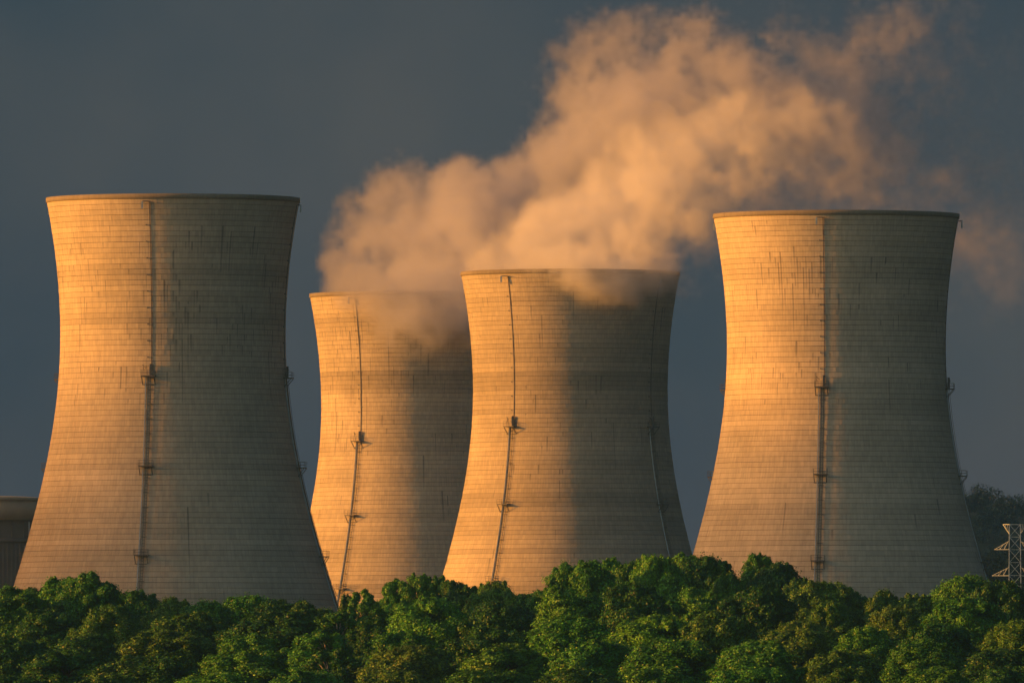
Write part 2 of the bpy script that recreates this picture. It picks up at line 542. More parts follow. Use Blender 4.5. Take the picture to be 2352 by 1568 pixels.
TA, LA = tower('leftmost cooling tower, idle with no steam, orange sunlit left half, standing beside the reactor building', 397, 455, 1, (-9.5, 80.5, -104),
               [(95.5, 98.5, 0.9), (86.5, 88.5, 0.9), (44, 46.2, 1.08), (28, 31, 0.9)], st_A)
TB, LB = tower('rightmost cooling tower, idle and with the brightest golden left side, beside the lattice pylon', 1921, 492, 2, (-7.5, 82.5, -104),
               [(70, 73.5, 0.9), (54, 57, 1.06)], st_B, 1.1)
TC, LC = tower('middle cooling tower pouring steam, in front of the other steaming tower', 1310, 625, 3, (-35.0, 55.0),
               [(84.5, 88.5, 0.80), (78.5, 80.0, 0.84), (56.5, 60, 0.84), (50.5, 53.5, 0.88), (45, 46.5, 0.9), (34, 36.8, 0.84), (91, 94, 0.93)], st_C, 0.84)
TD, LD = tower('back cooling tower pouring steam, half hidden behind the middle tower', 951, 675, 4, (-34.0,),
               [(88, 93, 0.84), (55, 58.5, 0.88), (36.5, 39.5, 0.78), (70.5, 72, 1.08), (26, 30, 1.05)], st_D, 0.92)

# ------------------------------------------------------------------ reactor building
def reactor():
    d = 3190.0
    sc = F / d
    R = 17.6
    c = Vector(((-64 - HX) / sc, d, 0))
    top = EYE + (HY - 1144) / sc
    z_r1 = EYE + (HY - 1152) / sc
    z_r2 = EYE + (HY - 1196) / sc
    t = thing('reactor_building', 'round grey reactor building with a thick ring girder, beside the leftmost cooling tower', 'reactor building', c)
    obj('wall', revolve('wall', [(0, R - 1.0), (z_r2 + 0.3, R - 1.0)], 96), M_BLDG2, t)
    obj('ring_girder', revolve('ring_girder', [(z_r2, R - 1.2), (z_r2 + 0.02, R), (z_r1, R), (z_r1 + 0.02, R - 0.3)], 96, smooth=False), M_BLDG, t)
    obj('parapet', revolve('parapet', [(z_r1, R - 0.4), (z_r1 + 0.05, R + 0.25), (top, R + 0.25), (top + 0.03, R - 0.6)], 96, smooth=False), M_BLDG, t)
    dome = [(top - 0.2 + 3.0 * math.sin(q) * 0.25, (R - 0.6) * math.cos(q)) for q in np.linspace(0, 1.55, 9)]
    obj('dome', revolve('dome', dome, 96), M_BLDG, t)
    z_l = EYE + (HY - 1243) / sc
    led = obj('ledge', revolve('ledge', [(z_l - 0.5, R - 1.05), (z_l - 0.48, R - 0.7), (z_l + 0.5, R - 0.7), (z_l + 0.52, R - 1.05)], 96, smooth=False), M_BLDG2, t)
    for i in range(96):
        a = i / 96 * 2 * math.pi
        e = Vector((math.cos(a), math.sin(a), 0))
        if e.y > 0.35:
            continue
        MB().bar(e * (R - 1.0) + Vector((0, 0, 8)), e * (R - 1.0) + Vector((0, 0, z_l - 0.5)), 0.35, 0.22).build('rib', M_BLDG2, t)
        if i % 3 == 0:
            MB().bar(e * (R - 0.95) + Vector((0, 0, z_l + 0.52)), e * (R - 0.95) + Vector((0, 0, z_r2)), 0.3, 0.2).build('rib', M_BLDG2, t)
    pa = math.asin(((70 - HX) / sc - c.x) / (R - 0.2))
    e = Vector((math.sin(pa), -math.cos(pa), 0))
    st = MB().bar(e * (R - 0.1) + Vector((0, 0, 20)), e * (R - 0.1) + Vector((0, 0, z_r2 - 0.3)), 0.28).build('vent_pipe', M_GALV, t)
    z_p = EYE + (HY - 1268) / sc
    pl = MB().quadset([Vector((sx, sy, z)) + e * (R + 0.2) for z in (z_p, z_p + 0.2) for sx, sy in ((-1.2, -0.9), (1.2, -0.9), (1.2, 0.9), (-1.2, 0.9))]).build('platform', M_GALV, t)
    rl = MB()
    for sx in (-1.2, 0, 1.2):
        rl.bar(Vector((sx, -0.85, z_p)) + e * (R + 0.2), Vector((sx, -0.85, z_p + 1.2)) + e * (R + 0.2), 0.1)
    rl.bar(Vector((-1.2, -0.85, z_p + 1.2)) + e * (R + 0.2), Vector((1.2, -0.85, z_p + 1.2)) + e * (R + 0.2), 0.1)
    rl.build('railing', M_GALV, pl)
reactor()

# ------------------------------------------------------------------ lattice pylon
def pylon():
    d = 2350.0
    s = d / F
    t = thing('power_pylon', 'pale steel lattice power pylon at the right edge beside the rightmost cooling tower', 'pylon', ((2331 - HX) * s, d, 0))
    z = lambda py: EYE + (HY - py) * s
    top = z(1204)
    hw_top, hw_low, hw_base = 12.6 * s, 13.6 * s, 34 * s
    z_low = z(1345)
    def hw(zz):
        if zz >= z_low:
            return hw_top + (hw_low - hw_top) * (top - zz) / (top - z_low)
        return hw_low + (hw_base - hw_low) * (z_low - zz) / z_low
    cor = lambda zz, sx, sy: Vector((sx * hw(zz), sy * hw(zz), zz))
    for sx in (-1, 1):
        for sy in (-1, 1):
            m = MB()
            m.bar(cor(-0.1, sx, sy), cor(z_low, sx, sy), 0.092); m.bar(cor(z_low, sx, sy), cor(top, sx, sy), 0.086)
            m.build('leg', M_GALV, t)
    zs = [top]
    while zs[-1] > 2:
        zs.append(max(zs[-1] - 2.1 * hw(zs[-1]) * 1.08, 0.0))
    for k, (zb, za) in enumerate(zip(zs[:-1], zs[1:])):
        for axis in (0, 1):
            for side in (-1, 1):
                q = (lambda zz, e: cor(zz, e, side)) if axis == 0 else (lambda zz, e: cor(zz, side, e))
                MB().bar(q(za, -1), q(zb, 1), 0.049).build('brace', M_GALV, t)
                MB().bar(q(za, 1), q(zb, -1), 0.049).build('brace', M_GALV, t)
                MB().bar(q(zb, -1), q(zb, 1), 0.046).build('brace', M_GALV, t)
    def arm(sx, z_tip, z_up, reach, up_flat=False):
        m = MB()
        tip = Vector((sx * reach, 0, z_tip))
        a, b = cor(z_tip, sx, -1), cor(z_tip, sx, 1)
        u, w = cor(z_up, sx, -1), cor(z_up, sx, 1)
        for p in (a, b):
            m.bar(p, tip, 0.098)
        for p in (u, w):
            m.bar(p, tip, 0.069)
        for f in (0.35, 0.65):
            m.bar(a.lerp(tip, f), u.lerp(tip, f - 0.25), 0.046); m.bar(b.lerp(tip, f), w.lerp(tip, f - 0.25), 0.046); m.bar(a.lerp(tip, f), b.lerp(tip, f), 0.046)
            m.bar(a.lerp(tip, f), u.lerp(tip, f), 0.046)
        m.build('crossarm', M_GALV, t)
    for sx in (-1, 1):
        arm(sx, top, z(1226), 27 * s)
        arm(sx, z(1261.5), z(1242), 47 * s)
        arm(sx, z(1321.5), z(1302), 52.5 * s)
    m = MB()
    for sy in (-1, 1):
        m.bar(cor(top, -1, sy), cor(top, 1, sy), 0.081)
    m.build('top_beam', M_GALV, t)
pylon()

# ------------------------------------------------------------------ trees
def leaf_cloud(centers, radii, n_each, size, r, up=0.35, squash=0.85):
    V, T = [], []
    for c, rad in zip(centers, radii):
        n = int(n_each * (rad / np.mean(radii)) ** 2)
        dvec = r.normal(0, 1, (n, 3)); dvec /= np.linalg.norm(dvec, axis=1)[:, None]
        # more leaves on the outer and upper side of every clump
        keep = r.random(n) < 0.45 + 0.55 * np.clip(dvec[:, 2] + 0.55, 0, 1)
        dvec = dvec[keep]; n = len(dvec)
        far = np.where(r.random(n) < 0.2, r.uniform(1.0, 1.45, n), 1.0)
        rr = rad * far * (0.62 + 0.42 * r.random(n) ** 0.6) * (1 + 0.22 * np.sin(dvec @ r.normal(0, 3, 3) + r.random() * 6))
        p = c + dvec * rr[:, None] * np.array([r.uniform(0.75, 1.3), r.uniform(0.75, 1.3), squash * r.uniform(0.75, 1.25)])
        nrm = dvec * 1.1 + r.normal(0, 0.55, (n, 3)) + np.array([0, 0, up])
        nrm /= np.linalg.norm(nrm, axis=1)[:, None]
        t = np.cross(nrm, r.normal(0, 1, (n, 3))); t /= np.linalg.norm(t, axis=1)[:, None]
        b = np.cross(nrm, t)
        L = size * r.uniform(0.7, 1.35, n)[:, None]
        W = L * r.uniform(0.45, 0.7, n)[:, None]
        V.append(np.stack([p - t * L * 0.5, p - b * W * 0.5 + nrm * W * 0.12, p + t * L * 0.5, p + b * W * 0.5 + nrm * W * 0.12], 1))
        tone = np.clip(r.normal(0.45, 0.24, n), 0, 1)
        T.append(np.repeat(tone, 4))
    V = np.concatenate(V).reshape(-1, 3); T = np.concatenate(T)
    q = np.arange(len(V)).reshape(-1, 4)
    return V, q, T

def crown_mesh(kind, seed):
    """A crown for a tree 24 m tall, about 9 m wide, top at z = 24."""
    r = np.random.default_rng(seed)
    H = 24.0
    cs, rs = [], []
    if kind == 'round':
        n, W, zc, hz, rad, each, size = 44, 4.5, 18.9, 5.1, (0.8, 1.5), 420, 0.31
    elif kind == 'broad':
        n, W, zc, hz, rad, each, size = 50, 5.1, 19.0, 5.0, (0.8, 1.7), 460, 0.33
    elif kind == 'feather':
        n, W, zc, hz, rad, each, size = 52, 3.4, 17.6, 6.4, (0.5, 1.1), 230, 0.34
    elif kind == 'willow':
        n, W, zc, hz, rad, each, size = 52, 4.5, 18.4, 5.6, (0.7, 1.3), 400, 0.26
    else:                          # open, airy
        n, W, zc, hz, rad, each, size = 40, 4.4, 18.6, 5.4, (0.55, 1.0), 220, 0.34
    lob = r.uniform(0, 6.28, 4)
    for i in range(n):
        g = (i + 0.5) / n
        z = 1 - 1.7 * g
        a = i * 2.39996 + r.normal(0, 0.35)
        q = math.sqrt(max(0.0, 1 - abs(z) ** 2.6))
        k = r.uniform(0.66, 1.0) * (1 + 0.13 * math.sin(2 * a + lob[0] + z) + 0.12 * math.sin(3 * a + lob[1] + 2 * z))
        rr = r.uniform(*rad)
        c = np.array([math.cos(a) * q * (W - rr * 0.5) * k, math.sin(a) * q * (W - rr * 0.5) * k,
                      zc + z * (hz - rr * 0.6) * (0.72 + 0.28 * k) - (0.5 if z > 0 else 0.0) * q * q])
        cs.append(c); rs.append(rr)
    for i in range(10):            # inner mass
        cs.append(np.array([r.normal(0, W * 0.28), r.normal(0, W * 0.28), zc + r.uniform(-0.9, 0.4) * hz])); rs.append(r.uniform(1.2, 1.9))
    for i in range(80):            # shoots that break the outline
        j = r.integers(0, n)
        d = cs[j] - np.array([0, 0, zc - 2]); d /= np.linalg.norm(d)
        d += r.normal(0, 0.35, 3) + np.array([0, 0, 0.25]); d /= np.linalg.norm(d)
        far, th = r.uniform(0.62, 0.8), r.uniform(0.24, 0.36)
        for q_ in range(3):
            cs.append(cs[j] + d * rs[j] * far); rs.append(max(0.14, rs[j] * th))
            far += th * 0.75; th *= 0.72
    cs = np.array(cs); rs = np.array(rs)
    top = np.sort(cs[:, 2] + rs * 0.9)[-3]
    V, q, T = leaf_cloud(cs, rs, each, size, r, up=0.35, squash=1.05 if kind == 'willow' else 0.85)
    V[:, 2] += H - top
    me = mesh_np('crown', V, q)
    at_ = me.attributes.new('tone', 'FLOAT', 'POINT')
    at_.data.foreach_set('value', T.astype(np.float32))
    me.materials.append(M_LEAF)
    return me, cs + np.array([0, 0, H - top]), rs

def tube(mb, a, b, ra, rb, n=6):
    a, b = Vector(a), Vector(b)
    d = (b - a).normalized()
    up = Vector((0, 0, 1)) if abs(d.z) < 0.9 else Vector((1, 0, 0))
    s = d.cross(up).normalized(); t = s.cross(d)
    k = len(mb.v)
    for p, rr in ((a, ra), (b, rb)):
        for i in range(n):
            w = i / n * 2 * math.pi
            mb.v.append(p + (s * math.cos(w) + t * math.sin(w)) * rr)
    for i in range(n):
        mb.f.append([k + i, k + (i + 1) % n, k + n + (i + 1) % n, k + n + i])

def trunk_mesh(cs, seed, mat):
    r = np.random.default_rng(seed)
    mb = MB()
    pts = [Vector((0, 0, -0.2))]
    for z in (4.5, 9, 13, 17, 20.5):
        pts.append(Vector((pts[-1].x + r.normal(0, 0.25), pts[-1].y + r.normal(0, 0.25), z)))
    rad = [0.42, 0.36, 0.30, 0.23, 0.15, 0.07]
    for i in range(5):
        tube(mb, pts[i], pts[i + 1], rad[i], rad[i + 1])
    for c in cs[: 22]:
        z0 = max(5.0, min(19.0, c[2] - 2.5 - 0.4 * math.hypot(c[0], c[1])))
        i = min(4, max(0, int(z0 / 4.3)))
        a = pts[i].lerp(pts[i + 1], 0.5)
        mid = a.lerp(Vector(c), 0.55) + Vector((0, 0, 0.5))
        tube(mb, a, mid, 0.13, 0.08, 5)
        tube(mb, mid, c, 0.08, 0.03, 5)
    me = mesh('trunk', mb.v, mb.f, True)
    me.materials.append(mat)
    return me

PROTO = {}
for kind, n in (('round', 3), ('broad', 3), ('feather', 2), ('willow', 1), ('open', 2)):
    for i in range(n):
        cm, cs, rs = crown_mesh(kind, hash((kind, i)) % 1000 if False else {'round': 10, 'broad': 20, 'feather': 30, 'willow': 40, 'open': 50}[kind] + i)
        PROTO.setdefault(kind, []).append((cm, trunk_mesh(cs, i + 5, M_PALEBARK if kind == 'open' else M_BARK)))

HUE = {'green': (0.052, 0.200, 0.014), 'deep': (0.028, 0.120, 0.012), 'bright': (0.074, 0.240, 0.016),
       'olive': (0.064, 0.175, 0.014), 'yellow': (0.092, 0.215, 0.022)}
used_count = {}
TREE_GROUP = 'broadleaf trees on the near bank'
WIDTH = {'round': 9.0, 'broad': 10.2, 'feather': 6.8, 'willow': 9.0, 'open': 8.8}

def tree(px, py, wpx, kind, hue, d, label):
    i = used_count.get(kind, 0)
    used_count[kind] = i + 1
    cm, tm = PROTO[kind][i % len(PROTO[kind])]
    p = at(px, py, d)
    root = thing('broadleaf_tree', label, 'tree', (p.x, d, bank_z(d)), TREE_GROUP)
    s = (p.z - bank_z(d)) / 24.0
    w = wpx * d / F / WIDTH[kind]
    root.scale = (w, w, s)
    root.rotation_euler.z = random.uniform(0, 6.28)
    cr = bpy.data.objects.new('crown', cm); link(cr, root)
    j = random.uniform(0.85, 1.2)
    h = HUE[hue]
    cr.color = (h[0] * j * random.uniform(0.9, 1.15), h[1] * j, h[2] * j, 1)
    tr = bpy.data.objects.new('trunk', tm); link(tr, root)
    return root

SKY_ROW = [
 (22, 1350, 120, 'round', 'green', 'skyline tree at the left edge, in front of the reactor building'),
 (88, 1349, 110, 'broad', 'deep', 'low dark skyline tree where the leftmost tower\'s lit foot meets the trees'),
 (143, 1324, 100, 'round', 'bright', 'smaller left half of the pair of rounded trees before the leftmost tower'),
 (206, 1314, 112, 'round', 'green', 'round ball-like tree standing highest before the leftmost tower\'s lit side'),
 (313, 1356, 118, 'broad', 'deep', 'dark layered tree at the foot of the leftmost tower\'s ladder'),
 (396, 1373, 96, 'willow', 'olive', 'soft olive willow-like tree just right of the leftmost tower\'s ladder'),
 (478, 1383, 110, 'round', 'green', 'mid-green skyline tree before the left part of the leftmost tower\'s shade'),
 (572, 1367, 130, 'broad', 'green', 'tallest skyline tree before the middle of the leftmost tower\'s shade'),
 (645, 1376, 120, 'broad', 'deep', 'dark dome-shaped tree before the right part of the leftmost tower\'s shade'),
 (700, 1379, 66, 'feather', 'olive', 'narrow pale tree just left of the leftmost tower\'s lower right edge'),
 (742, 1398, 80, 'willow', 'olive', 'low soft tree under the leftmost tower\'s lower right corner'),
 (796, 1364, 34, 'feather', 'deep', 'thin sapling below the lowest platform of the back steaming tower'),
 (836, 1354, 84, 'open', 'green', 'airy open-crowned tree before the foot of the back steaming tower'),
 (872, 1386, 46, 'feather', 'deep', 'small dark spindly tree in the dip before the back steaming tower'),
 (908, 1329, 66, 'feather', 'green', 'tall feathery tree left of the middle tower\'s lower left edge'),
 (958, 1316, 84, 'open', 'green', 'airy tree covering the gap where back and middle towers cross'),
 (1003, 1322, 76, 'round', 'green', 'leafy tree right at the middle tower\'s lower left corner'),
 (1055, 1334, 90, 'round', 'deep', 'rounded tree before the middle tower\'s brightest orange foot'),
 (1130, 1336, 96, 'broad', 'yellow', 'yellowish tree at the foot of the middle tower\'s left ladder'),
 (1216, 1364, 130, 'broad', 'deep', 'low dark tree right of the middle tower\'s left ladder'),
 (1272, 1346, 90, 'round', 'green', 'tree on the slope rising before the centre of the middle tower'),
 (1343, 1287, 120, 'broad', 'green', 'big tree at the left end of the high canopy before the middle tower'),
 (1405, 1280, 84, 'round', 'bright', 'bright tree second from left in the high canopy before the middle tower'),
 (1452, 1285, 76, 'round', 'green', 'smaller tree in the middle of the high canopy before the middle tower'),
 (1510, 1275, 104, 'broad', 'bright', 'pale-topped tree before the middle tower\'s right ladder'),
 (1566, 1269, 92, 'feather', 'bright', 'highest pointed tree at the middle tower\'s lower right edge'),
 (1616, 1277, 120, 'broad', 'deep', 'dark-sided tree at the rightmost tower\'s lower left corner'),
 (1672, 1320, 76, 'round', 'green', 'lower tree in the notch before the rightmost tower\'s lit foot'),
 (1742, 1270, 68, 'feather', 'green', 'pointed tree rising highest before the rightmost tower\'s lit side'),
 (1784, 1292, 112, 'broad', 'deep', 'dark rounded tree left of the rightmost tower\'s ladder'),
 (1836, 1326, 66, 'round', 'deep', 'small dark tree between the dark rounded tree and the rightmost tower\'s ladder'),
 (1888, 1335, 130, 'broad', 'yellow', 'yellow-green tree at the foot of the rightmost tower\'s ladder'),
 (1956, 1350, 84, 'round', 'deep', 'dark tree on the shaded side just right of the rightmost tower\'s ladder'),
 (2032, 1358, 72, 'round', 'olive', 'low olive tree before the middle of the rightmost tower\'s shade'),
 (2102, 1363, 92, 'round', 'yellow', 'low yellow-topped tree before the right part of the rightmost tower\'s shade'),
 (2172, 1350, 84, 'round', 'green', 'left shoulder tree of the big clump left of the pylon'),
 (2226, 1321, 140, 'broad', 'green', 'large tree at the rightmost tower\'s lower right corner'),
 (2302, 1334, 104, 'broad', 'deep', 'dark tree covering the foot of the pylon'),
 (2352, 1368, 90, 'round', 'deep', 'skyline tree cut by the right edge under the pylon'),
]
for k, (px, py, w, kind, hue, lab) in enumerate(SKY_ROW):
    tree(px, py, w * 1.35, kind, hue, 2050 + (k * 61) % 90, lab)

LAND = [(10, 'at the left edge'), (75, 'below the reactor building\'s right side'), (130, 'below the leftmost tower\'s lower left corner'),
        (185, 'below the pair of rounded skyline trees'), (250, 'just right of the rounded skyline pair'), (310, 'below the leftmost tower\'s ladder'),
        (370, 'just right of leftmost tower\'s ladder'), (440, 'below the left part of the leftmost tower\'s shade'), (510, 'below the centre of the leftmost tower\'s shade'),
        (575, 'below the tallest tree before leftmost tower'), (640, 'below the dark dome-shaped skyline tree'), (705, 'just left of the leftmost tower\'s right corner'),
        (765, 'below the leftmost tower\'s right corner'), (825, 'below the airy tree of the back tower'), (880, 'below the skyline dip before back tower'),
        (935, 'below the tall feathery skyline tree'), (1000, 'below the middle tower\'s lower left corner'), (1060, 'below the middle tower\'s orange foot'),
        (1130, 'below the middle tower\'s left ladder'), (1200, 'just right of middle tower\'s left ladder'), (1270, 'below the slope up to the high canopy'),
        (1335, 'below the left end of the high canopy'), (1400, 'below the high canopy\'s second tree'), (1460, 'below the centre of the high canopy'),
        (1520, 'below the middle tower\'s right ladder'), (1580, 'below the gap between middle and rightmost towers'), (1640, 'below the rightmost tower\'s lower left corner'),
        (1700, 'below the notch before the rightmost tower'), (1760, 'below the pointed tree of the rightmost tower'), (1820, 'just left of the rightmost tower\'s ladder'),
        (1885, 'below the rightmost tower\'s ladder'), (1950, 'just right of the rightmost tower\'s ladder'), (2020, 'below the left part of the rightmost tower\'s shade'),
        (2090, 'below the right part of the rightmost tower\'s shade'), (2160, 'below the left shoulder of the big right clump'), (2225, 'below the rightmost tower\'s right corner'),
        (2290, 'just left of the pylon\'s line'), (2345, 'at the right edge below the pylon')]
LOOK = {'round': 'rounded', 'broad': 'broad', 'feather': 'narrow', 'willow': 'soft', 'open': 'open-crowned'}
TINT = {'green': 'green', 'deep': 'dark green', 'bright': 'bright green', 'olive': 'olive', 'yellow': 'yellowish'}
ROWS = [
 (1985, 'in second rank', [
  (25, 1408, 130, 'broad', 'deep'), (110, 1398, 110, 'round', 'deep'), (185, 1385, 120, 'round', 'green'), (255, 1390, 100, 'willow', 'olive'), (340, 1400, 130, 'willow', 'olive'), (430, 1405, 110, 'round', 'olive'),
  (510, 1420, 120, 'round', 'green'), (640, 1402, 160, 'broad', 'deep'), (775, 1402, 130, 'open', 'green'), (860, 1420, 80, 'round', 'deep'), (920, 1395, 100, 'round', 'green'),
  (990, 1372, 120, 'broad', 'bright'), (1075, 1375, 120, 'broad', 'green'), (1150, 1380, 110, 'broad', 'deep'), (1236, 1387, 120, 'broad', 'green'), (1305, 1345, 110, 'round', 'bright'),
  (1385, 1345, 110, 'broad', 'green'), (1460, 1338, 110, 'broad', 'deep'), (1550, 1362, 124, 'broad', 'bright'), (1612, 1350, 100, 'round', 'bright'), (1675, 1328, 90, 'round', 'green'),
  (1740, 1350, 100, 'round', 'deep'), (1822, 1362, 104, 'broad', 'yellow'), (1908, 1384, 80, 'willow', 'olive'), (1988, 1396, 96, 'round', 'bright'), (2062, 1388, 90, 'round', 'yellow'),
  (2136, 1384, 90, 'round', 'deep'), (2215, 1372, 120, 'broad', 'green'), (2300, 1390, 110, 'broad', 'deep')]),
 (1910, 'in third rank', [
  (30, 1462, 130, 'broad', 'deep'), (112, 1432, 110, 'broad', 'green'), (190, 1455, 120, 'round', 'deep'), (285, 1448, 130, 'broad', 'olive'), (385, 1450, 120, 'round', 'olive'), (480, 1442, 140, 'broad', 'bright'),
  (572, 1452, 100, 'round', 'green'), (650, 1462, 120, 'willow', 'green'), (735, 1448, 130, 'open', 'green'), (850, 1470, 120, 'broad', 'deep'), (935, 1450, 120, 'broad', 'green'), (1035, 1425, 140, 'broad', 'bright'),
  (1130, 1440, 120, 'round', 'deep'), (1215, 1452, 130, 'broad', 'bright'), (1310, 1418, 120, 'round', 'green'), (1390, 1410, 110, 'broad', 'green'), (1505, 1412, 130, 'broad', 'bright'), (1590, 1420, 110, 'round', 'deep'), (1650, 1404, 120, 'broad', 'olive'),
  (1750, 1392, 100, 'broad', 'yellow'), (1835, 1425, 120, 'broad', 'yellow'), (1915, 1432, 100, 'round', 'olive'), (1990, 1440, 100, 'willow', 'bright'), (2070, 1434, 130, 'broad', 'olive'), (2150, 1432, 110, 'broad', 'deep'), (2250, 1425, 140, 'broad', 'deep'), (2340, 1425, 120, 'willow', 'olive')]),
 (1835, 'in fourth rank', [
  (60, 1508, 150, 'broad', 'deep'), (160, 1492, 130, 'broad', 'deep'), (255, 1510, 130, 'willow', 'olive'), (350, 1505, 150, 'broad', 'deep'), (455, 1502, 130, 'broad', 'green'), (550, 1492, 130, 'round', 'bright'), (640, 1500, 130, 'willow', 'bright'),
  (760, 1490, 120, 'open', 'deep'), (855, 1500, 130, 'broad', 'olive'), (945, 1482, 130, 'broad', 'yellow'), (1065, 1490, 140, 'broad', 'green'), (1165, 1478, 130, 'broad', 'bright'), (1270, 1475, 120, 'broad', 'deep'),
  (1360, 1470, 130, 'broad', 'green'), (1450, 1480, 120, 'round', 'deep'), (1545, 1468, 140, 'broad', 'bright'), (1640, 1475, 130, 'broad', 'olive'), (1740, 1470, 130, 'broad', 'green'), (1835, 1488, 130, 'broad', 'green'), (1930, 1495, 130, 'broad', 'olive'),
  (2030, 1482, 130, 'broad', 'olive'), (2120, 1470, 120, 'willow', 'bright'), (2215, 1482, 130, 'broad', 'deep'), (2310, 1490, 140, 'broad', 'deep')]),
 (1760, 'at bottom edge', [
  (30, 1550, 140, 'broad', 'deep'), (150, 1545, 140, 'broad', 'deep'), (250, 1548, 130, 'willow', 'olive'), (370, 1545, 150, 'broad', 'deep'), (500, 1545, 130, 'round', 'bright'), (600, 1535, 130, 'willow', 'bright'), (700, 1540, 130, 'broad', 'green'),
  (810, 1542, 130, 'round', 'olive'), (905, 1538, 120, 'broad', 'yellow'), (1000, 1535, 130, 'broad', 'olive'), (1110, 1538, 140, 'broad', 'green'), (1220, 1535, 130, 'broad', 'bright'), (1330, 1538, 130, 'round', 'deep'), (1425, 1535, 120, 'broad', 'green'),
  (1520, 1532, 140, 'broad', 'bright'), (1630, 1535, 130, 'broad', 'green'), (1730, 1530, 130, 'broad', 'green'), (1840, 1538, 140, 'broad', 'deep'), (1950, 1535, 130, 'willow', 'olive'), (2050, 1525, 140, 'broad', 'olive'), (2150, 1532, 130, 'willow', 'bright'),
  (2250, 1535, 130, 'broad', 'deep'), (2335, 1530, 120, 'broad', 'deep')]),
]
for row, (d, where, items) in enumerate(ROWS):
    parity = row % 2
    free = list(LAND)
    for k, (px, py, w, kind, hue) in enumerate(items):
        if k % 2 == parity and kind != 'open':
            continue
        best = min(free, key=lambda l: abs(l[0] - px))
        free.remove(best)
        tree(px, py, w * (1.62 if kind != 'open' else 1.3), kind, hue, d + (k * 53) % 56 - 28, '%s %s tree %s, %s' % (LOOK[kind], TINT[hue], where, best[1]))

# ------------------------------------------------------------------ woods far behind
def far_wood(name, spots, size, leaf, hue, seed, label, cat):
    r = np.random.default_rng(seed)
    cs, rs = [], []
    for (x, y, z, s_) in spots:
        for i in range(9):
            cs.append(np.array([x, y, z]) + r.normal(0, 1, 3) * np.array([0.33, 0.33, 0.26]) * s_); rs.append(s_ * r.uniform(0.22, 0.4))
    V, q, T = leaf_cloud(np.array(cs), np.array(rs), leaf[0], leaf[1], r)
    me = mesh_np(name, V, q)
    a = me.attributes.new('tone', 'FLOAT', 'POINT'); a.data.foreach_set('value', T.astype(np.float32))
    o = obj(name, me, M_LEAF)
    o.color = hue + (1,)
    o['kind'] = 'stuff'
    o['label'] = label; o['category'] = cat
    return o

spots = []
for i in range(620):
    y = rng.uniform(4950, 5680); x = rng.uniform(80, 420)
    z = float(hill_h(np.array([x]), np.array([y]))[0])
    spots.append((x, y, z + 3.0, rng.uniform(6, 9.5)))
far_wood('far_wood', spots, 10, (140, 0.75), (0.024, 0.062, 0.048), 3, 'hazy blue-green wooded hill behind the pylon', 'wood')  # leaf colour lightened towards blue-green to carry some of the distance haze
spots = []
for i in range(110):               # taller dark wood nearer, right of the rightmost tower
    px = rng.uniform(2180, 2400)
    y = rng.uniform(3960, 4250)
    top_py = 1292 + 12 * math.sin(px * 0.05) + rng.uniform(0, 150)
    p = at(px, top_py, y)
    spots.append((p.x, y, p.z - 4, rng.uniform(9, 13)))
for i in range(10):
    px = rng.uniform(1570, 1660); y = rng.uniform(3960, 4080)
    p = at(px, 1300 - 30 * (px - 1580) / 60 + rng.uniform(0, 70), y)
    spots.append((p.x, y, p.z - 4, rng.uniform(8, 11)))
far_wood('dark_wood', spots, 10, (420, 0.55), (0.008, 0.028, 0.017), 4, 'dark wood on rising ground right of the rightmost tower', 'wood')
def bank_h(X, Y):
    r_ = 46.0 * np.exp(-((Y - 4200) / 170.0) ** 2) * np.clip((X - 95) / 25.0, 0, 1) + 40.0 * np.exp(-((Y - 4120) / 110.0) ** 2) * np.exp(-((X - 57) / 16.0) ** 2)
    return r_ - 0.5
heightfield('bank', 0, 400, 60, 3780, 4800, 50, bank_h, M_HILL)

# ------------------------------------------------------------------ steam
def fbm(shape, beta, r, cut=0.0):
    k = np.sqrt(sum(np.meshgrid(*[np.fft.fftfreq(n) ** 2 if i < 2 else np.fft.rfftfreq(n) ** 2 for i, n in enumerate(shape)], indexing='ij')))
    k[0, 0, 0] = 1
    amp = k ** (-beta / 2) * (k > cut)
    f = np.fft.rfftn(r.normal(0, 1, shape)) * amp
    n = np.fft.irfftn(f, s=shape)
    n -= n.mean()
    return (n / n.std()).astype(np.float32)

